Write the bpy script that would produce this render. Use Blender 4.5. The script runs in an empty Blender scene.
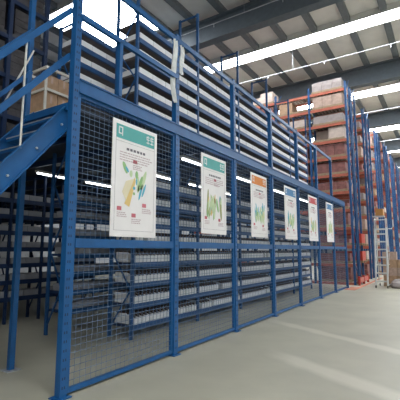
import bpy, math, random
from mathutils import Vector, Matrix

# ------------------------------------------------------------------ camera, sky, lights, exposure
S = bpy.context.scene
COL = S.collection
FOC, PITCH, YAW, EYE = 380.0, math.atan(50/380), math.atan(247/math.hypot(380, 50)), 1.65
cd = bpy.data.cameras.new('camera'); cam = bpy.data.objects.new('camera', cd); COL.objects.link(cam)
cd.sensor_width = 36.0; cd.lens = 36.0*FOC/400; cd.clip_end = 300
cam.location = (0, 0, EYE); cam.rotation_euler = (math.pi/2+PITCH, 0, YAW)
S.camera = cam
FW = Vector((-math.sin(YAW)*math.cos(PITCH), math.cos(YAW)*math.cos(PITCH), math.sin(PITCH)))
RT = Vector((math.cos(YAW), math.sin(YAW), 0))
W = bpy.data.worlds.new('sky'); S.world = W; W.use_nodes = True
W.node_tree.nodes['Background'].inputs[0].default_value = (.80, .88, 1, 1)
W.node_tree.nodes['Background'].inputs[1].default_value = .12
def area(name, loc, rot, sx, sy, power, colour):
    l = bpy.data.lights.new(name, 'AREA'); l.shape = 'RECTANGLE'; l.size = sx; l.size_y = sy
    l.energy = power; l.color = colour
    o = bpy.data.objects.new(name, l); COL.objects.link(o); o.location = loc; o.rotation_euler = rot
    return o
# added fill light behind the camera, tilted up towards the roof
area('fill_light_behind_camera', (3.0, -11.6, 3.2), (math.radians(112), 0, 0), 16, 6, 260, (1, .95, .88))
SKYL = 16.0
S.view_settings.view_transform = 'Standard'; S.view_settings.look = 'None'
S.view_settings.gamma = 1; S.view_settings.use_curve_mapping = False
S.view_settings.exposure = 0.5
R = random.Random(7)

# ------------------------------------------------------------------ materials
def mat(name, col, rough=.6, metal=0.0, var=.12, scale=6.0, emit=None, strength=1.0, bump=0.0):
    m = bpy.data.materials.new(name); m.use_nodes = True
    nt = m.node_tree; b = nt.nodes['Principled BSDF']
    b.inputs['Roughness'].default_value = rough; b.inputs['Metallic'].default_value = metal
    n = nt.nodes.new('ShaderNodeTexNoise'); n.inputs['Scale'].default_value = scale; n.inputs['Detail'].default_value = 4
    tc = nt.nodes.new('ShaderNodeTexCoord'); nt.links.new(tc.outputs['Object'], n.inputs['Vector'])
    r = nt.nodes.new('ShaderNodeValToRGB')
    r.color_ramp.elements[0].position = .3; r.color_ramp.elements[1].position = .7
    r.color_ramp.elements[0].color = (*[c*(1-var) for c in col], 1)
    r.color_ramp.elements[1].color = (*[min(1, c*(1+var)) for c in col], 1)
    nt.links.new(n.outputs['Fac'], r.inputs['Fac']); nt.links.new(r.outputs['Color'], b.inputs['Base Color'])
    if bump:
        bp = nt.nodes.new('ShaderNodeBump'); bp.inputs['Strength'].default_value = bump
        nt.links.new(n.outputs['Fac'], bp.inputs['Height']); nt.links.new(bp.outputs['Normal'], b.inputs['Normal'])
    if emit:
        b.inputs['Emission Color'].default_value = (*emit, 1); b.inputs['Emission Strength'].default_value = strength
    return m
BLUE = mat('blue_paint', (.006, .092, .27), .42, 0, .12)
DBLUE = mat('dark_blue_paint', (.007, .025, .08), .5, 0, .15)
RACKB = mat('rack_blue_paint', (.010, .072, .21), .5, 0, .15)
WIRE = mat('galvanised_wire', (.11, .18, .30), .4, 0, .1)
STEEL = mat('galvanised_steel', (.55, .57, .60), .4, .6, .1)
SHELF = mat('shelf_steel', (.075, .062, .06), .6, 0, .15)
BINW = mat('white_bin_board', (.74, .75, .77), .7, 0, .05)
BINC = mat('brown_bin_contents', (.07, .048, .042), .8, 0, .4, 30)
CARTW = mat('pale_carton_board', (.78, .78, .80), .7, 0, .05)
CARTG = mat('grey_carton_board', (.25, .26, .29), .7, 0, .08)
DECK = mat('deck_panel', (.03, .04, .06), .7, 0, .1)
ROOF = mat('roof_sheet', (.84, .82, .79), .7, 0, .06, 1.5)
PURL = mat('purlin_paint', (.17, .19, .21), .6, 0, .08)
RAFT = mat('rafter_paint', (.13, .16, .19), .6, 0, .08)
WALL = mat('wall_sheet', (.45, .47, .50), .7, 0, .06, 2)
SKY = mat('roof_light_sheet', (.8, .84, .88), .5, 0, .04, 2, (.93, .97, 1), SKYL)
TUBE = mat('lit_tube', (1, 1, 1), .4, 0, 0, 2, (.9, .96, 1), 5)
WHITE = mat('poster_board', (.88, .85, .84), .5, 0, .02)
ORANGE = mat('orange_beam', (.46, .13, .08), .5, 0, .15)
REDP = mat('red_plastic', (.50, .05, .03), .4, 0, .12)
CARD = mat('brown_cardboard', (.42, .27, .17), .8, 0, .15, 8)
CARDL = mat('light_cardboard', (.46, .33, .27), .8, 0, .15, 8)
CARDP = mat('pale_slat_wood', (.58, .47, .41), .8, 0, .1, 8)
WRAP = mat('pale_wrap', (.36, .31, .30), .35, 0, .15, 8)
PINK = mat('red_wrapped_goods', (.25, .10, .09), .5, 0, .3, 6)
DARKG = mat('dark_wrapped_goods', (.06, .055, .06), .5, 0, .4, 6)
WOOD = mat('pallet_wood', (.34, .25, .16), .8, 0, .2, 10)
CREAM = mat('cream_paint', (.62, .60, .55), .5, 0, .08)
ALU = mat('aluminium', (.62, .63, .62), .4, .35, .06)
BLACK = mat('black_rubber', (.02, .02, .02), .7)
MARK = mat('orange_floor_paint', (.52, .20, .12), .7, 0, .25, 5)
FILM = mat('plastic_film', (.66, .68, .66), .3, 0, .12, 9, bump=.4)
def flat(name, c): return mat(name, c, .6, 0, .03)
TEAL = flat('teal_print', (.10, .42, .40)); ORPR = flat('orange_print', (.75, .24, .03)); BLPR = flat('blue_print', (.06, .22, .45))
RDPR = flat('red_print', (.58, .07, .08)); GREY = flat('grey_print', (.36, .34, .36)); INK = flat('ink_print', (.12, .11, .13))
TAGP = flat('pinkish_red_print', (.60, .16, .20)); CAPP = flat('pinkish_grey_print', (.55, .42, .44))
YEL = flat('yellow_print', (.80, .58, .22)); GRN = flat('green_print', (.30, .52, .22)); LGRN = flat('pale_green_print', (.58, .70, .42))
OLIVE = flat('olive_print', (.40, .40, .18)); CYAN = flat('cyan_print', (.10, .45, .58)); PWHITE = flat('white_print', (.85, .86, .86))

def floor_mat():
    m = mat('polished_concrete', (.42, .40, .315), .42, 0, .11, .9)
    nt = m.node_tree; b = nt.nodes['Principled BSDF']
    src = b.inputs['Base Color'].links[0].from_socket
    g = nt.nodes.new('ShaderNodeNewGeometry'); sx = nt.nodes.new('ShaderNodeSeparateXYZ'); nt.links.new(g.outputs['Position'], sx.inputs[0])
    def M(op, a, bb, c=None):
        n = nt.nodes.new('ShaderNodeMath'); n.operation = op
        for i, v in enumerate((a, bb, c)):
            if v is None: continue
            if isinstance(v, (int, float)): n.inputs[i].default_value = v
            else: nt.links.new(v, n.inputs[i])
        return n.outputs[0]
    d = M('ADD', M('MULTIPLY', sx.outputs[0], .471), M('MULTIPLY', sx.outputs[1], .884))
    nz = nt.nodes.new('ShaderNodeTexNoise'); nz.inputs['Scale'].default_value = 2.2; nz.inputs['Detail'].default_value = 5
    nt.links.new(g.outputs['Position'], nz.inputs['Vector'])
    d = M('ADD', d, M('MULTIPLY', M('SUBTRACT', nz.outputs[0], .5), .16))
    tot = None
    for off, w, xs in ((6.0, .19, -3.75), (4.17, .24, -2.7)):                          # two pale diagonal bands mixed into the concrete colour
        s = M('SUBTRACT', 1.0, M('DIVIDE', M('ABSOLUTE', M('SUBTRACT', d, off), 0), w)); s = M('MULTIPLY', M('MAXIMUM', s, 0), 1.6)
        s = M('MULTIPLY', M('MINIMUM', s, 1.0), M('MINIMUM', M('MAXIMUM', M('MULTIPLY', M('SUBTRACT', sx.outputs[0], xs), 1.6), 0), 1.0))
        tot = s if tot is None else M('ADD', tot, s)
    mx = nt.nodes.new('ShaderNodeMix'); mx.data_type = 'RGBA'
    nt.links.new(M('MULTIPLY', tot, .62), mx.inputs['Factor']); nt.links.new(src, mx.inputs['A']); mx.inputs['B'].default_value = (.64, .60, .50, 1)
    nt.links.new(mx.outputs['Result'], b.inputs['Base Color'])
    return m
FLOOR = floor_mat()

# ------------------------------------------------------------------ helpers
class MB:
    def __init__(s): s.v = []; s.f = []; s.mi = []; s.m = 0
    def add(s, vs, fs):
        o = len(s.v); s.v += [tuple(v) for v in vs]; s.f += [tuple(o+i for i in f) for f in fs]; s.mi += [s.m]*len(fs); return s
    def box(s, x0, x1, y0, y1, z0, z1):
        return s.add([(x, y, z) for x in (x0, x1) for y in (y0, y1) for z in (z0, z1)],
                     [(0,1,3,2), (4,6,7,5), (0,4,5,1), (2,3,7,6), (0,2,6,4), (1,5,7,3)])
    def bar(s, a, b, w, h=None, up=(0, 0, 1)):
        a = Vector(a); b = Vector(b); d = (b-a).normalized(); h = h or w; up = Vector(up)
        if abs(d.dot(up)) > .98: up = Vector((1, 0, 0))
        r = d.cross(up).normalized(); u = r.cross(d)
        vs = [p+r*i*w/2+u*j*h/2 for p in (a, b) for i, j in ((-1,-1), (1,-1), (1,1), (-1,1))]
        return s.add(vs, [(3,2,1,0), (4,5,6,7), (0,1,5,4), (1,2,6,5), (2,3,7,6), (3,0,4,7)])
    def tube(s, pts, r, n=8):
        pts = [Vector(p) for p in pts]; rings = []
        for i, p in enumerate(pts):
            d = (pts[min(i+1, len(pts)-1)]-pts[max(i-1, 0)]).normalized()
            up = Vector((0, 0, 1)) if abs(d.z) < .9 else Vector((1, 0, 0))
            a = d.cross(up).normalized(); c = a.cross(d)
            rings += [p+(a*math.cos(2*math.pi*k/n)+c*math.sin(2*math.pi*k/n))*r for k in range(n)]
        fs = [(i*n+k, i*n+(k+1) % n, (i+1)*n+(k+1) % n, (i+1)*n+k) for i in range(len(pts)-1) for k in range(n)]
        L = (len(pts)-1)*n
        return s.add(rings, fs+[tuple(range(n-1, -1, -1)), tuple(range(L, L+n))])
    def poly(s, pts, off):                                             # a flat outline given a thickness
        n = len(pts); off = Vector(off); vs = [Vector(p) for p in pts]+[Vector(p)+off for p in pts]
        return s.add(vs, [tuple(range(n-1, -1, -1)), tuple(range(n, 2*n))]+[(i, (i+1) % n, n+(i+1) % n, n+i) for i in range(n)])
    def mesh(s, name, mats):
        me = bpy.data.meshes.new(name); me.from_pydata(s.v, [], s.f)
        for m in (mats if isinstance(mats, (list, tuple)) else [mats]): me.materials.append(m)
        me.polygons.foreach_set('material_index', s.mi); me.update(); return me
    def build(s, name, mats, parent=None, loc=None, rz=0, bevel=0):
        o = bpy.data.objects.new(name, s.mesh(name, mats)); COL.objects.link(o)
        if parent: o.parent = parent
        if loc: o.location = loc
        o.rotation_euler.z = rz
        if bevel:
            bv = o.modifiers.new('bevel', 'BEVEL'); bv.width = bevel; bv.segments = 2; bv.limit_method = 'ANGLE'
        return o
def tag(o, label=None, cat=None, group=None, kind=None):
    if label: o['label'] = label
    if cat: o['category'] = cat
    if group: o['group'] = group
    if kind: o['kind'] = kind
    return o
def empty(name, loc, label, cat, group=None, rz=0):
    o = bpy.data.objects.new(name, None); COL.objects.link(o); o.location = loc; o.rotation_euler.z = rz; o.empty_display_size = .2
    return tag(o, label, cat, group)
ORD = ['first', 'second', 'third', 'fourth', 'fifth', 'sixth', 'seventh', 'eighth', 'ninth', 'tenth', 'eleventh', 'twelfth', 'thirteenth', 'fourteenth', 'fifteenth', 'sixteenth', 'seventeenth', 'eighteenth']
def px(p):
    d = Vector(p)-Vector((0, 0, EYE)); z = d.dot(FW); U = RT.cross(FW)
    return (200+FOC*d.dot(RT)/z, 200-FOC*d.dot(U)/z, z)

# ------------------------------------------------------------------ the building
ZR = 12.25
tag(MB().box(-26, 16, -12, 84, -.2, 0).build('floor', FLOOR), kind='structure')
sky_strips = [(-1.5, 15, .1, 1.1), (-14.6, -8.6, 8.6, 9.6), (-14.6, 15, 17.3, 18.2), (-14.6, 15, 25.7, 26.9), (-14.6, 15, 34.5, 35.8), (-14.6, 15, 43.2, 44.4), (-14.6, 15, 52, 53.2), (-14.6, 15, 60.5, 61.7), (-1.5, 15, -8.5, -7.5)]
big = (-14.6, -10.6, 9.5, 13.0)
c = MB()
ys = [-12]
for a in sorted(sky_strips, key=lambda q: q[2]):
    y0 = a[2]; y1 = a[3]
    if a[2] == 8.6:                                                    # the wide roof light left of the shelving
        c.box(-26, 16, ys[-1], 8.6, ZR, ZR+.12); c.box(-26, -8.6, 8.6, 13.0, ZR, ZR+.12)
        c.box(-8.6, 16, 8.6, 13.0, ZR, ZR+.12); ys.append(13.0); continue
    c.box(-26, 16, ys[-1], y0, ZR, ZR+.12); c.box(-26, 16, y0, y1, ZR, ZR+.12); ys.append(y1)
c.box(-26, 16, ys[-1], 84, ZR, ZR+.12)
tag(c.build('ceiling', ROOF), kind='structure')
strips = [('window_%d' % (i+1), a) for i, a in enumerate(sky_strips) if a[2] != 8.6]+[('window_20', (big[0], big[1], big[2], big[3]))]
for nm, (x0, x1, y0, y1) in strips:                                    # translucent sheet below the purlins; curb added to stop its light spilling
    tag(MB().box(x0+.03, x1-.03, y0+.03, y1-.03, ZR-.265, ZR-.235).build(nm, SKY), kind='structure')
    m = MB().box(x0, x1, y0-.03, y0+.03, ZR-.29, ZR).box(x0, x1, y1-.03, y1+.03, ZR-.29, ZR).box(x0-.03, x0+.03, y0, y1, ZR-.29, ZR).box(x1-.03, x1+.03, y0, y1, ZR-.29, ZR)
    tag(m.build('trim_%d' % (100+len(bpy.data.objects)), ROOF), kind='structure')
tag(MB().box(-26.2, -26, -12, 84, 0, ZR).build('wall_left', WALL), kind='structure')
tag(MB().box(16, 16.2, -12, 84, 0, ZR).build('wall_right', WALL), kind='structure')
tag(MB().box(-26, 16, 84, 84.2, 0, ZR).build('wall_back', WALL), kind='structure')
tag(MB().box(-26, -6, -12.2, -12, 0, ZR).box(12, 16, -12.2, -12, 0, ZR).box(-6, 12, -12.2, -12, 6.4, ZR).build('wall_front', WALL), kind='structure')
n = 0
for y in (5.0, 13.8, 22.4, 30.8, 39.2, 47.6, 56, 64.5):                          # rafters across, purlins along
    n += 1
    m = MB().box(-26, 16, y-.03, y+.03, ZR-1.25, ZR-.26)
    m.box(-26, 16, y-.22, y+.22, ZR-1.30, ZR-1.24).box(-26, 16, y-.22, y+.22, ZR-.28, ZR-.22)
    tag(m.build('trim_%d' % n, RAFT), kind='structure')
x = -33.1
while x < 15.5:
    n += 1
    tag(MB().box(x-.14, x+.14, -12, 84, ZR-.22, ZR).build('trim_%d' % n, PURL), kind='structure'); x += 1.5

# ------------------------------------------------------------------ the mezzanine: posts, deck, beams
FX, Y0, BAY = -3.77, 2.95, 2.12
YP = [Y0+BAY*k for k in range(8)]
mz = empty('mezzanine', (FX, Y0, 0), 'blue steel mezzanine of posts, beams and deck behind the mesh fence', 'mezzanine')
L = lambda x, y, z: (x-FX, y-Y0, z)
for k, y in enumerate(YP):
    m = MB(); w = .045; top = 7.2 if k == 0 else 5.42 if k < 7 else 3.75
    m.box(-w, w, -w, w, 0, top)
    for zz in [z*.1+.1 for z in range(int(top*10)-1)]:                  # the slotted face of a rack upright
        m.m = 1; m.box(w, w+.0015, -.022, -.008, zz, zz+.03); m.box(w, w+.0015, .008, .022, zz, zz+.03); m.m = 0
    p = m.build('post', [BLUE, DBLUE], mz, (0, YP[k]-Y0, 0))
    MB().box(-.09, .09, -.09, .09, 0, .012).build('base_plate', BLUE, p)
for yy, top in ((3.22, 9.0), (-1, 3.6), (-5, 3.6), (-9, 3.6)):
    p = MB().box(-.036, .036, -.036, .036, 0, top).build('post', BLUE, mz, L(-5.2 if yy > 0 else -7.35, yy, 0))
    MB().box(-.1, .1, -.1, .1, 0, .012).build('base_plate', STEEL, p)
m = MB(); m.box(-.02, .02, .046, BAY*7-.05, 3.615, 3.77); m.box(-.05, .035, .046, BAY*7-.05, 3.765, 3.785); m.box(-.05, .035, .046, BAY*7-.05, 3.60, 3.615)
m.build('deck_beam', BLUE, mz, (.028, 0, 0))
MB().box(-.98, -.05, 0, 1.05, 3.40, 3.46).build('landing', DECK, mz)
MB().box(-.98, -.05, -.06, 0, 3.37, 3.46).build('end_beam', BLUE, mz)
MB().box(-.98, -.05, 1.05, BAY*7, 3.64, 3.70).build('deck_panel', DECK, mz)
for x0, x1, ya in ((-3.4, -.98, 1.05), (-22.2, -3.4, -12.5)):  # left deck panel stretched out of view to shade the ground floor
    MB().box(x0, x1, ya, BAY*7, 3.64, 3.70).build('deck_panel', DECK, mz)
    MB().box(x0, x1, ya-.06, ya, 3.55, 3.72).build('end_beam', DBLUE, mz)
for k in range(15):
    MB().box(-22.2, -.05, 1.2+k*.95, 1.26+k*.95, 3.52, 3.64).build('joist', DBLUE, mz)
m = MB(); m.bar((.02, -.05, 5.33), (.02, BAY*6+.05, 5.33), .045, .085); m.build('top_rail', BLUE, mz)
m = MB(); m.bar((.055, .03, 4.61), (.055, BAY-.05, 4.61), .05, .075); m.build('handrail', BLUE, mz)
MB().box(.03, .08, .69, .75, 3.785, 4.60).build('baluster', BLUE, mz)
# ------------------------------------------------------------------ mesh panels between the posts
def panel(k):
    y0 = YP[k]+.05; y1 = YP[k+1]-.05; w = y1-y0
    t = empty('mesh_panel', (FX, y0, 0), '%s blue framed wire mesh panel from the doorway under the stairs' % ORD[k], 'mesh fence', 'wire mesh fence panels under the mezzanine')
    m = MB(); f = .025
    m.box(-f, f, 0, .045, .03, 3.60).box(-f, f, w-.045, w, .03, 3.60); m.box(-f, f, .045, w-.045, .03, .085).box(-f, f, .045, w-.045, 3.555, 3.60)
    m.build('frame', BLUE, t, bevel=.003)
    MB().box(-.03, .034, .045, w-.045, 1.675, 1.79).build('middle_rail', BLUE, t, bevel=.004)
    for nm, z0, z1 in (('upper_mesh', 1.79, 3.555), ('lower_mesh', .085, 1.675)):
        m = MB(); r = .0018
        nv = round((w-.09)/.085); nh = round((z1-z0)/.075)
        for i in range(1, nv): yy = .045+(w-.09)*i/nv; m.bar((0, yy, z0), (0, yy, z1), 2*r)
        for i in range(1, nh): zz = z0+(z1-z0)*i/nh; m.bar((.0045, .045, zz), (.0045, w-.045, zz), .0055)
        m.build('wire_mesh', WIRE, t)
    return t
for k in range(7): panel(k)

# ------------------------------------------------------------------ shelving racks
def rack(xf, ys_, depth, levels, top, label, beam_from=0, upper_only=False, z0=0, braces=True, mt=RACKB):
    """one run of shelving: uprights, braces, front beams and shelves; front faces +X at xf"""
    t = empty('shelving_rack', (xf, ys_[0], z0), label, 'rack', 'blue shelving racks of the mezzanine')
    y00 = ys_[0]
    for y in ys_:
        for xx in (-.03, -depth+.03):
            m = MB().box(xx-.03, xx+.03, y-y00-.025, y-y00+.025, 0, top-z0)
            m.build('upright', mt, t)
        m = MB(); z = .2; fl = 0
        while z+.7 < top-z0:
            a, b = (-.06, -depth+.06) if fl else (-depth+.06, -.06)
            m.bar((a, y-y00, z), (b, y-y00, z+.7), .025); z += .7; fl ^= 1
        m.build('brace', mt, t)
        MB().bar((-.06, y-y00, top-z0-.04), (-depth+.06, y-y00, top-z0-.04), .035).build('top_bar', mt, t)
    for a, b in zip(ys_[:-1], ys_[1:]):
        for zl in levels:
            MB().box(-.045, 0.004, a-y00+.03, b-y00-.03, zl-z0-.10, zl-z0).build('beam', mt, t)
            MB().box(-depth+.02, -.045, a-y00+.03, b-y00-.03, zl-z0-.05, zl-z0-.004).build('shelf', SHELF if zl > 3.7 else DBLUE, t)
    return t
YB = [5.44+2.25*k for k in range(6)]
lowB = [.26+.385*k for k in range(8)]
upB = [4.10+.378*k for k in range(7)]
rack(-5.0, YB, .62, lowB+upB, 7.75, 'blue shelving run nearest the mesh fence, full of white bins')
YA = [4.85+2.25*k for k in range(4)]
lowA = [.5+.36*k for k in range(7)]
upA = [4.10+.378*k for k in range(7)]
rack(-6.25, YA, .5, lowA+upA, 6.45, 'blue shelving run one aisle behind the run nearest the fence')
YC = [3.3+.85*k for k in range(6)]
lowC = [.59+.375*k for k in range(7)]
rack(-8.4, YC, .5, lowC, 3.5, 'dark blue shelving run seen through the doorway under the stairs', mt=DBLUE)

# boxes and bins on the shelves
def bin_mesh():                                                        # low front, tall back, sides cut on a slant
    m = MB(); w, d, h, hb = .098, .52, .125, .19
    m.box(-d, 0, -w/2, w/2, 0, .012); m.box(-.008, 0, -w/2, w/2, .012, h); m.box(-d, -d+.008, -w/2, w/2, .012, hb)
    for yy in (-w/2, w/2-.005): m.poly([(-.008, yy, .012), (-.008, yy, h), (-d*.42, yy, hb), (-d+.008, yy, hb), (-d+.008, yy, .012)], (0, .005, 0))
    m.m = 1
    m.box(-d+.012, -.012, -w/2+.008, w/2-.008, .012, h-.01); m.box(-d*.9, -.05, -w/2+.012, w/2-.014, h-.01, h+.05); m.box(-d*.95, -.16, -w/2+.008, w/2-.008, h+.05, h+.09)
    return m
BM = bin_mesh(); BMESH = BM.mesh('narrow_bin', [BINW, BINC])
spots = []
for b in range(5):
    a, e = YB[b]+.06, YB[b+1]-.06; nn = 19; st = (e-a)/nn
    for li, zl in enumerate(lowB):
        for i in range(nn):
            if R.random() < .03: continue
            y = a+st*(i+.5); q = px((-5.0, y, zl+.07)); q2 = px((-5.0, y+.1, zl+.07))
            spots.append((-(q2[0]-q[0]), b, li, y, zl))
spots.sort()
rest = MB()
for i, (_, b, li, y, zl) in enumerate(spots):
    if i < 300:
        o = bpy.data.objects.new('narrow_bin', BMESH); COL.objects.link(o); o.location = (-5.008-R.random()*.012, y, zl)
        tag(o, 'narrow white bin on the %s shelf, %s bay of the ground-floor front shelving' % (ORD[li], ORD[b]), 'bin', 'narrow white bins on the ground-floor shelving')
    else:
        o0 = len(rest.v); rest.v += [(vx-5.01, vy+y, vz+zl) for vx, vy, vz in BM.v]
        rest.f += [tuple(o0+j for j in f) for f in BM.f]; rest.mi += BM.mi
tag(rest.build('narrow_bins', [BINW, BINC]), 'rows of narrow white bins further along the ground-floor shelving', 'bins', kind='stuff')

def carton_mesh(w, d, h, name):
    m = MB(); g = .004
    m.box(-d, 0, -w/2+g, w/2-g, 0, h)
    m.m = 1
    m.box(-d*.5-.012, -d*.5+.012, -w/2+.02, w/2-.02, h, h+.0008)          # tape along the lid
    return m.mesh(name, [CARTW if name == 'shelf_carton' else CARTG, GREY])
CM = carton_mesh(.42, .52, .13, 'shelf_carton'); CG = carton_mesh(.40, .38, .13, 'grey_carton')
def fill(xf, ys_, levels, per, me, name, label, group, drop=0.0, vary=.01, base=0):
    for b in range(len(ys_)-1):
        a, e = ys_[b]+.05, ys_[b+1]-.05; st = (e-a)/per
        for li, zl in enumerate(levels):
            for i in range(per):
                if R.random() < drop: continue
                o = bpy.data.objects.new(name, me); COL.objects.link(o)
                o.location = (xf-.004-R.random()*vary, a+st*(i+.5), zl)
                sc = st/ (0.42 if me is CM else .40)
                o.scale = (1, sc*.99, 1)
                tag(o, label % (ORD[li], ORD[b]), 'carton', group)
fill(-5.0, YB, upB[:6], 5, CM, 'shelf_carton', 'white carton on the %s shelf, %s bay of the front upper shelving', 'white cartons on the front upper shelving')
fill(-6.25, YA[:2], upA[1:-1], 5, CM, 'shelf_carton', 'white carton on the %s shelf, %s bay of the set-back upper shelving', 'white cartons on the set-back upper shelving')
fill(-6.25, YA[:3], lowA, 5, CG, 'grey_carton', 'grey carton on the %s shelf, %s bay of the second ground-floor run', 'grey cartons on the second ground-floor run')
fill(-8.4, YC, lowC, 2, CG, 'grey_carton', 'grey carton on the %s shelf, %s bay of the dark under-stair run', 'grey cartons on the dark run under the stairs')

# ------------------------------------------------------------------ posters on the mesh
def poster(yc, w, z0, z1, hdr, label, seed, style):
    rr = random.Random(seed); h = z1-z0
    t = empty('poster', (FX+.036, yc, z0), label, 'poster', 'tall white posters hung on the mesh fence')
    MB().box(0, .015, -w/2, w/2, 0, h).build('board', WHITE, t, bevel=.002)
    F = .0155
    def rect(m, y0, y1, a, b, th=.0012): m.box(F, F+th, y0, y1, a, b)
    m = MB(); iw = w/2-.06
    for a in ((-iw, iw, .085, .089), (-iw, iw, h-.30, h-.296), (-iw, -iw+.004, .085, h-.06), (iw-.004, iw, .085, h-.06)): rect(m, *a)
    m.build('border_line', GREY, t)
    MB().box(F, F+.001, -iw, iw, h-.26, h-.06).build('header_band', hdr, t)
    m = MB(); th = .0022
    gy = -iw+.045                                                        # square loop with a tail at the left, two small blocks of strokes at the right
    for a in ((gy, gy+.02, h-.20, h-.09), (gy+.065, gy+.085, h-.22, h-.09), (gy, gy+.085, h-.11, h-.09), (gy, gy+.085, h-.20, h-.18)): rect(m, *a, th)
    m.build('header_emblem', PWHITE, t); m = MB()
    for gx in (iw-.19, iw-.10):
        for a in ((gx, gx+.07, h-.115, h-.10), (gx, gx+.07, h-.155, h-.14), (gx, gx+.07, h-.205, h-.19), (gx+.028, gx+.042, h-.215, h-.085), (gx, gx+.014, h-.155, h-.115)): rect(m, *a, th)
    m.build('header_lettering', PWHITE, t)
    m = MB(); y = -.20
    while y < .20: q = .035+rr.random()*.02; rect(m, y, y+q, h-.405, h-.37); y += q+.02
    m.build('title_lettering', INK, t)
    m = MB()
    for i in range(4):
        y = -.33; z = h-.455-i*.036
        while y < .30-.1*(i == 3): q = .02+rr.random()*.05; rect(m, y, y+q, z, z+.014); y += q+.012
    m.build('text_lines', CAPP, t)
    for (y, z) in style['tags']:
        m = MB(); tx = MB(); rect(m, y, y+.085, z, z+.055)
        for i in range(3):
            yy = y; zz = z-.035-i*.026
            while yy < y+.17: q = .02+rr.random()*.03; rect(tx, yy, yy+q, zz, zz+.012); yy += q+.01
        m.build('red_tag', TAGP, t); tx.build('caption', CAPP, t)
    for nm, mt, polys in style['art']:
        m = MB()
        for i, p in enumerate(polys): m.poly([(F+.0004, a, b) for a, b in p], (.0008+.0002*i, 0, 0))
        m.build(nm, mt, t)
    return t
def blob(cy, cz, a, b, n=14, rot=0):
    return [(cy+a*math.cos(2*math.pi*i/n)*math.cos(rot)-b*math.sin(2*math.pi*i/n)*math.sin(rot), cz+a*math.cos(2*math.pi*i/n)*math.sin(rot)+b*math.sin(2*math.pi*i/n)*math.cos(rot)) for i in range(n)]
fan = {'tags': [(-.06, 1.06), (-.36, .36), (-.07, .28), (.15, .44)], 'art': [
    ('yellow_wedge', YEL, [[(-.02, .86), (-.22, .46), (-.12, .42), (.0, .80)]]),
    ('pale_wedge', flat('pale_yellow_print', (.82, .74, .52)), [[(-.20, .78), (-.27, .62), (-.19, .50), (-.03, .84)]]),
    ('green_leaves', GRN, [blob(-.22, .97, .035, .09, rot=.5), blob(.10, .78, .03, .13, rot=-.35), blob(-.03, .62, .022, .022), blob(.02, .90, .03, .06)]),
    ('pale_leaves', LGRN, [blob(.17, .84, .035, .16, rot=-.35), blob(.05, .76, .03, .12), blob(-.10, .90, .03, .05)]),
    ('blue_leaves', CYAN, [blob(.11, .66, .022, .13, rot=-.3), blob(.18, .69, .02, .11, rot=-.4), blob(-.18, .95, .02, .05, rot=.7), blob(-.03, .70, .025, .025), blob(.02, .80, .015, .05)])]}
def bush(dark, seed):
    rr = random.Random(seed)
    f = lambda n, lo, hi: [blob(rr.uniform(-.27, .27), rr.uniform(lo, hi), .014+rr.random()*.022, rr.uniform(.06, .17), rot=rr.uniform(-.3, .3)) for _ in range(n)]
    return {'tags': [(-.02, 1.02), (-.36, .27), (.14, .25)], 'art': [('pale_leaves', LGRN, f(13, .42, .62)), ('green_leaves', GRN, f(6, .40, .58)), ('yellow_leaves', YEL, f(5, .42, .66)), ('blue_leaves', CYAN, f(3, .48, .74)), ('dark_leaves', dark, f(6, .42, .7))]}
PC = [4.05, 6.29, 8.42, 10.64, 12.85, 15.05]
hd = [TEAL, TEAL, ORPR, BLPR, RDPR, BLPR]
pl = ['largest white poster with a teal header and a fan of yellow and green wedges', 'white poster with a teal header and an olive and green bush, second from the left',
      'white poster with an orange header and a green bush', 'white poster with a blue header between the orange and red headed posters',
      'white poster with a red header', 'farthest white poster with a blue header, beyond the red headed one']
for i in range(6):
    poster(PC[i], .94 if i < 3 else 1.0, 1.83 if i == 0 else 1.95, 3.46, hd[i], pl[i], 20+i, fan if i == 0 else bush([OLIVE, OLIVE, CYAN, CYAN, OLIVE, GRN][i], i+3))

# ------------------------------------------------------------------ stairs to the deck
st = empty('staircase', (-3.86, 0, 0), 'blue steel staircase with open treads and tube handrails rising to the mezzanine deck', 'stairs')
SL = 1.16; ztop = lambda y: 2.585+SL*(y-2.18)                            # top edge of a stringer over y
yb = 2.18-2.585/SL; ye = 3.0
for xx in (0, -.82):
    m = MB(); m.poly([(-.02, yb-.0, 0.02), (-.02, yb+.30, 0.02), (-.02, ye, ztop(ye)-.34), (-.02, ye, ztop(ye))], (.012, 0, 0))
    for dz in (0, -.325):                                               # flanges of the channel
        m.bar((-.002, yb+.2, ztop(yb+.2)+dz), (-.002, ye, ztop(ye)+dz), .05, .014)
    sg = m.build('stringer', BLUE, st, (xx, 0, 0))
    b = MB()
    for j in range(9): y = yb+.35+j*.32; b.tube([(-.008, y, ztop(y)-.2), (.012, y, ztop(y)-.2)], .014, 6)
    b.build('bolt', STEEL, sg)
    for off in (1.27, .64):
        MB().bar((-.01, yb+.25, ztop(yb+.25)+off), (-.01, ye-.06, ztop(ye-.06)+off), .05, .07 if xx == 0 else .05).build('handrail', BLUE, st, (xx, 0, 0))
    for y in (.6, 1.5, 2.35):
        MB().tube([(-.01, y, ztop(y)-.02), (-.01, y, ztop(y)+1.25)], .012, 8).build('baluster', CREAM, st, (xx, 0, 0))
MB().bar((-.86, 2.25, ztop(2.25)+.03), (-.86, 2.98, 4.45), .018).build('brace', CREAM, st)
for j in range(15):
    z = .25+j*.235; y = yb+.06+(z/SL)
    if y > 2.92: break
    tr = MB().box(-.80, -.03, y-.02, y+.22, z-.045, z).build('tread', BLUE, st)
    MB().box(-.80, -.03, y-.026, y-.02, z-.012, z+.002).build('bright_edge', STEEL, tr)  # pale strip added so the shaded tread edge reads as lit

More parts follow.
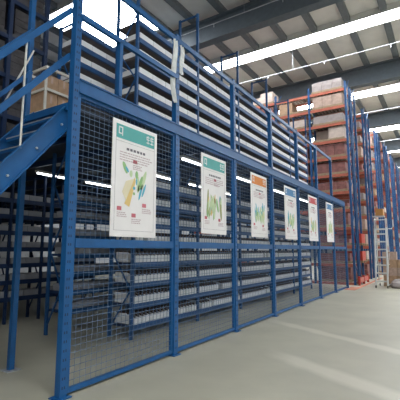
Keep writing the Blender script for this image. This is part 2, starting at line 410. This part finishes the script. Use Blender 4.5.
# ------------------------------------------------------------------ things on the deck
ct = empty('cage_trolley', (-6.5, 4.2, 3.70), 'cream steel cage trolley holding brown cartons on the deck above the stairs', 'trolley')
for xx in (-.3, .3):
    for yy in (0, .62): MB().box(xx-.02, xx+.02, yy-.02, yy+.02, .06, 1.45).build('post', CREAM, ct)
for z in (.12, .56, 1.0, 1.43):
    m = MB(); m.bar((.3, 0, z), (.3, .62, z), .03, .05); m.bar((-.3, 0, z), (-.3, .62, z), .03, .05); m.bar((-.3, 0, z), (.3, 0, z), .03, .05); m.bar((-.3, .62, z), (.3, .62, z), .03, .05)
    m.build('rail', CREAM, ct)
MB().box(-.3, .3, 0, .62, .09, .12).build('tray', CREAM, ct)
for xx in (-.26, .26):
    for yy in (.04, .58): MB().tube([(xx-.015, yy, .045), (xx+.015, yy, .045)], .045, 10).build('wheel', BLACK, ct)
def carton(loc, w, d, h, mt, label, group=None, name='carton'):
    t = empty(name, loc, label, 'carton', group)
    MB().box(-w/2, w/2, -d/2, d/2, 0, h).build('box', mt, t, bevel=.004)
    MB().box(-w/2+.003, w/2-.003, -.025, .025, h, h+.001).box(w/2, w/2+.001, -.025, .025, h*.6, h).build('tape', CARDL, t)
    return t
for k, (z, h, lb) in enumerate(((.12, .40, 'lowest'), (.52, .40, 'middle'), (.92, .40, 'topmost'))):
    carton((-6.5, 4.36, 3.70+z), .52, .27, h, CARD if k else CARDL, '%s brown carton of the near stack inside the cream cage trolley' % lb, 'cartons in the cage trolley')
    carton((-6.5, 4.64, 3.70+z), .52, .26, h, CARD, '%s brown carton of the far stack inside the cream cage trolley' % lb, 'cartons in the cage trolley')

# tall dark rack at the left edge; bays out of view added to block light
DZ = 3.70
dr = empty('tall_rack', (-8.3, 3.0, 3.70), 'tall dark rack of wrapped goods at the top left, unseen bays added to block light', 'rack')
for y in (-9.4, -7.2, -5, -2.8, -.6, .5, 1.6, 2.55):
    for xx in (0, -.9): MB().box(xx-.05, xx+.05, y-.045, y+.045, 0, 6.4).build('upright', DBLUE, dr)
DYS = (-9.4, -7.2, -5, -2.8, -.6, .5, 1.6, 2.55)
for z in [.1+.95*k for k in range(7)]:
    for a, b in zip(DYS[:-1], DYS[1:]):
        MB().box(-.03, .03, a+.045, b-.045, z-.1, z).build('beam', DBLUE, dr); MB().box(-.93, -.87, a+.045, b-.045, z-.1, z).build('beam', DBLUE, dr)
for li in range(7):  # loads in the unseen bays are added to block light too
    for b, (ya, yc) in enumerate(zip(DYS[:-1], DYS[1:])):
        w = (yc-ya)/2-.07; h = R.uniform(.6, .82); q = R.random()*.06
        m = MB().box(-.45, .45, -w, w, 0, .1).box(-.42, .42, -w+q, w-q, .1, h)
        for i in range(3): m.box(-.43, .43, -w+q-.004, w-q+.004, .2+i*.17, .22+i*.17)
        tag(m.build('wrapped_load', DARKG, None, (-8.75, 3.0+(ya+yc)/2, DZ+.1+.95*li)), 'dark wrapped load on the %s level, %s bay of the top-left rack' % (ORD[li], ORD[b]), 'pallet load', 'loads on the tall top-left rack')

# plastic film hanging from the second post and its tie
m = MB(); y = YP[1]
for side, (a, b, z0, z1) in enumerate(((-.19, -.05, 4.15, 5.28), (.05, .18, 4.72, 5.25))):
    N = 8
    g = []
    for i in range(N+1):
        z = z1+(z0-z1)*i/N; wv = .5+.5*math.sin(math.pi*(i+.7)/(N+1.4))
        for j in range(5):
            u = j/4; yy = (a+(b-a)*u) if side == 0 else a+(b-a)*u
            yy = (b+(yy-b)*wv) if side == 0 else a+(yy-a)*wv
            g.append((.05+.03*math.sin(u*7+i*.8), yy, z))
    o = [(p[0]-.006, p[1], p[2]) for p in g]; k = len(g)
    fs = []
    for i in range(N):
        for j in range(4):
            q = i*5+j; fs += [(q, q+1, q+6, q+5), (k+q+5, k+q+6, k+q+1, k+q)]
    for i in range(N): fs += [(i*5, i*5+5, k+i*5+5, k+i*5), (i*5+4, k+i*5+4, k+i*5+9, i*5+9)]
    for j in range(4): fs += [(j, k+j, k+j+1, j+1), (N*5+j, N*5+j+1, k+N*5+j+1, k+N*5+j)]
    m.add(g+o, fs)
tag(m.build('plastic_film', FILM, None, (FX, y, 0)), 'crumpled pale plastic film hanging round the second post above the deck', 'plastic film')

# ------------------------------------------------------------------ tube lights under the deck
def tube_light(x, y, ln, label):
    t = empty('tube_light', (x, y, 3.52), label, 'light', 'fluorescent tubes under the deck')
    MB().box(-.05, .05, 0, ln, -.05, 0).build('housing', CREAM, t)
    MB().tube([(0, .03, -.07), (0, ln-.03, -.07)], .022, 8).build('tube', TUBE, t)
for x, y, lb in ((-4.3, 6.0, 'bright tube light over the fence aisle, left of the second teal poster'), (-4.3, 8.35, 'bright tube light over the fence aisle, left of the orange headed poster'),
                 (-4.3, 10.7, 'tube light over the fence aisle, behind the blue headed poster'), (-4.3, 13.0, 'tube light over the fence aisle, beyond the red headed poster'),
                 (-5.85, 6.9, 'nearer tube light behind the front shelving, left of the second teal poster'), (-5.85, 8.5, 'farther tube light behind the front shelving, by the second teal poster'), (-5.85, 10.1, 'tube light behind the front shelving at the third panel'),
                 (-8.0, 5.3, 'tube light seen in the dark doorway under the stairs'), (-8.0, 6.75, 'left tube light seen through the first mesh panel'), (-8.0, 8.2, 'right tube light seen through the first mesh panel')):
    tube_light(x, y, 1.2, lb)

# ------------------------------------------------------------------ tall pallet racks beyond the fence
LV = [.12+.88*k for k in range(12)]
def load_mesh(kind, mt):
    rr = random.Random(kind); m = MB()
    for yy in (-.45, 0, .45): m.box(-.55, .55, yy-.05, yy+.05, 0, .09)
    for i in range(5): m.box(-.55+.24*i, -.42+.24*i, -.48, .48, .09, .11)
    m.m = 1; nx, ny, nz = (3, 2, 2) if kind % 2 else (2, 2, 1); sx, sy = 1.06/nx, .92/ny; sz = (.38+.1*(kind % 3))/nz
    for i in range(nx):
        for j in range(ny):
            for l in range(nz):
                if l == nz-1 and rr.random() < .12: continue
                m.box(-.53+i*sx+.006, -.53+(i+1)*sx-.006, -.46+j*sy+.006, -.46+(j+1)*sy-.006, .11+l*sz, .11+(l+1)*sz-.006)
    return m.mesh('pallet_load', [WOOD, mt])
LM = [(load_mesh(i+3*j, mt), nm) for j, (mt, nm) in enumerate(((CARD, 'brown carton'), (CARDL, 'light cardboard'), (WRAP, 'pale wrapped'), (PINK, 'red wrapped'), (CARDP, 'pinkish boxed'), (PINK, 'dark red boxed'))) for i in range(3)]
REDL = load_mesh(4, REDP)
def pallet_rack(yf, bays, label, nrow, zmin_first=0, z0lv=0):
    X1 = -3.75; bw = 1.85; D = 1.05
    t = empty('pallet_rack', (X1, yf, 0), label, 'pallet rack', 'tall pallet racks beyond the mesh fence')
    for b in range(bays+1):
        for yy in (.05, D-.05):
            p = MB().box(-.05-b*bw, .05-b*bw, yy-.045, yy+.045, 0, 10.15).build('upright', RACKB, t)
        m = MB(); z = .3; fl = 0
        while z < 9.8:
            a, e = (.09, D-.09) if fl else (D-.09, .09)
            m.bar((-b*bw, a, z), (-b*bw, e, z+.85), .035); z += .85; fl ^= 1
        m.build('brace', RACKB, t)
    for b in range(bays):
        for z in LV:
            for yy in (.05, D-.05): MB().box(-(b+1)*bw+.05, -b*bw-.05, yy-.025, yy+.025, z-.14, z).build('beam', ORANGE, t)
            if nrow < 2:
                m = MB(); m.box(-(b+1)*bw+.05, -b*bw-.05, .075, .11, z-.03, z-.015).box(-(b+1)*bw+.05, -b*bw-.05, D-.11, D-.075, z-.03, z-.015)
                for q in range(10): m.box(-(b+1)*bw+.09+q*.176, -(b+1)*bw+.18+q*.176, .075, D-.075, z-.016, z+.01)
                m.build('slat_deck', CARDP, t)
    for b in range(bays):
        for li, z in enumerate(LV):
            for s in range(1):
                if b > 0 and z < 4 : continue
                if R.random() < (.6 if nrow == 0 and li > 7 else .12): continue
                red = (nrow == 1 and b == 0 and s == 0 and li in (1, 2, 4)) 
                me, nm = (REDL, 'bright red') if red else R.choice(LM[9:12]+LM[15:]+LM[:1] if nrow == 0 and li < 8 else LM)
                o = bpy.data.objects.new('pallet_load', me); COL.objects.link(o)
                o.location = (X1-b*bw-bw/2, yf+D/2, z+.012); o.scale = (1.42, .98, 1)
                if red: o.location.x += .35
                tag(o, '%s load, %s level of the %s tall rack, %s bay' % (nm, ORD[li], ORD[nrow], ORD[b]), 'pallet load', 'pallet loads on the tall racks')
    return t
rows = [y for k in range(9) for y in (19.3+4.6*k, 20.55+4.6*k)]
for i, y in enumerate(rows):
    pallet_rack(y, 5 if i == 0 else 1, '%s tall blue and orange pallet rack beyond the end of the fence' % ORD[i], i)
m = MB()
for i, y in enumerate((18.9,)): pass
# low red guard at the foot of the racks and the painted strip
g = empty('rack_guard', (-3.55, 19.2, 0), 'low red steel guard at the foot of the nearest tall racks', 'rack guard')
MB().box(-.03, .03, 0, 2.5, .12, .34).build('plate', REDP, g)
for yy in (.1, 1.25, 2.4): MB().box(-.05, .05, yy-.05, yy+.05, 0, .42).build('post', REDP, g)
tag(MB().poly([(-3.75, 16.9, .001), (-3.3, 16.9, .001), (-3.3, 25.5, .001), (-3.46, 25.5, .001), (-3.46, 18.4, .001), (-3.75, 18.4, .001)], (0, 0, .002)).build('floor_marking', MARK), 'worn orange-red strip painted on the concrete beside the tall racks', 'floor marking')
# yellowish carton hanging over the rack end, and a second beside it
carton((-3.35, 25.9, 3.75), .42, .6, .42, flat('amber_card', (.48, .24, .07)), 'amber carton jutting from the end of the third tall rack above the ladder')
sh = empty('bracket_shelf', (-3.35, 25.9, 3.69), 'small steel bracket under the amber carton on the rack end', 'bracket')
MB().box(-.4, .25, -.3, .3, 0, .058).build('plate', STEEL, sh)

# ------------------------------------------------------------------ rolling ladder and pallet at the right
ld = empty('rolling_ladder', (-2.5, 18.6, 0), 'white metal rolling ladder with a platform and hoop rails by the tall racks', 'ladder')
HW = .235
for sx in (-HW, HW):
    MB().tube([(sx, -.02, .12), (sx, .55, 2.62)], .036, 8).build('stile', ALU, ld)
    MB().tube([(sx*1.15, 1.15, .12), (sx, .95, 2.62)], .022, 8).build('rear_leg', ALU, ld)
    MB().tube([(sx, .55, 2.60), (sx, .52, 3.02), (sx, .60, 3.08), (sx, .98, 3.08), (sx, 1.0, 2.6)], .02, 8).build('guard_rail', ALU, ld)
    MB().tube([(sx, -.1, .12), (sx*1.15, 1.2, .12)], .024, 8).build('base_rail', ALU, ld)
    m = MB().bar((sx, .30, 1.0), (sx*1.1, 1.05, 1.0), .025).bar((sx, .2, .5), (sx*1.1, 1.0, 1.6), .025); m.build('brace', ALU, ld)
    for yy in (-.08, 1.18): MB().tube([(sx-.018, yy, .06), (sx+.018, yy, .06)], .06, 12).build('caster', BLACK, ld)
for j in range(7):
    z = .30+j*.35; y = .02+(z-.12)/2.5*.57
    MB().box(-HW, HW, y-.03, y+.13, z-.055, z+.005).build('tread', ALU, ld)
MB().box(-HW-.02, HW+.02, .5, 1.02, 2.58, 2.63).build('platform', ALU, ld)
MB().tube([(-HW, .52, 3.02), (HW, .52, 3.02)], .018, 8).build('top_bar', ALU, ld)
MB().tube([(HW, .55, 2.62), (HW+.22, .55, 2.60), (HW+.30, .55, 2.72), (HW+.30, .58, 3.02)], .02, 8).build('side_hoop', ALU, ld)

pt = empty('pallet', (-1.95, 20.0, 0), 'wooden pallet under stacked cartons at the right edge', 'pallet')
MB().box(-.6, .6, -.5, .5, .10, .13).build('top_boards', WOOD, pt)
m = MB()
for yy in (-.45, 0, .45): m.box(-.6, .6, yy-.05, yy+.05, 0, .10)
m.build('bearers', WOOD, pt)
k = 0
for li, z in enumerate((.131, .491, .851, 1.211)):
    for i, xx in enumerate((-.30, .30)):
        if li == 3 and i == 1: continue
        carton((-1.95+xx, 19.75, z), .58, .46, .358, (CARD, CARDL, CARD, CARDL)[li], '%s brown carton up in the %s column of the stack at the right edge' % (ORD[li], ('left', 'right')[i]), 'stacked cartons at the right edge')
o = MB()
bg = empty('wrapped_bundle', (-1.75, 18.9, 0), 'low pale wrapped bundle on the floor beside the ladder', 'bundle')
m = MB()
rings = [(0.0, .40, .34), (.10, .46, .40), (.24, .42, .36), (.36, .28, .24), (.40, .08, .06)]
vs = [(a*math.cos(2*math.pi*i/16)*(1+.06*math.sin(i*2.3+z*20)), b*math.sin(2*math.pi*i/16), z) for z, a, b in rings for i in range(16)]
fs = [(r*16+i, r*16+(i+1) % 16, (r+1)*16+(i+1) % 16, (r+1)*16+i) for r in range(4) for i in range(16)]+[tuple(range(15, -1, -1)), tuple(range(64, 80))]
m.add(vs, fs); m.build('wrapping', WRAP, bg)
MB().tube([(-.40, 0, .25), (-.26, 0, .37), (0, 0, .41), (.26, 0, .37), (.40, 0, .25)], .015, 6).build('strap', GREY, bg)

# ------------------------------------------------------------------ pipes under the roof
for i, (y, z, lb) in enumerate(((12.7, 11.0, 'nearest'), (18.45, 11.0, 'second'), (27.3, 11.0, 'third'), (35.5, 11.0, 'farthest'))):
    t = empty('sprinkler_pipe', (0, y, z), '%s thin pale pipe running across under the roof' % lb, 'pipe', 'pipes under the roof')
    MB().tube([(-25, 0, 0), (14, 0, 0)], .02, 8).build('pipe', STEEL, t)
    for xx in (-21.1, -12.1, -6.1, -.1, 5.9):
        MB().tube([(xx, 0, .02), (xx, 0, ZR-.22-z)], .006, 6).build('hanger', STEEL, t)
    for xx in (-18, -12, -7.5, -4.5, -1.5, 3):
        MB().tube([(xx, 0, -.02), (xx, 0, -.16)], .018, 6).build('sprinkler_head', STEEL, t)
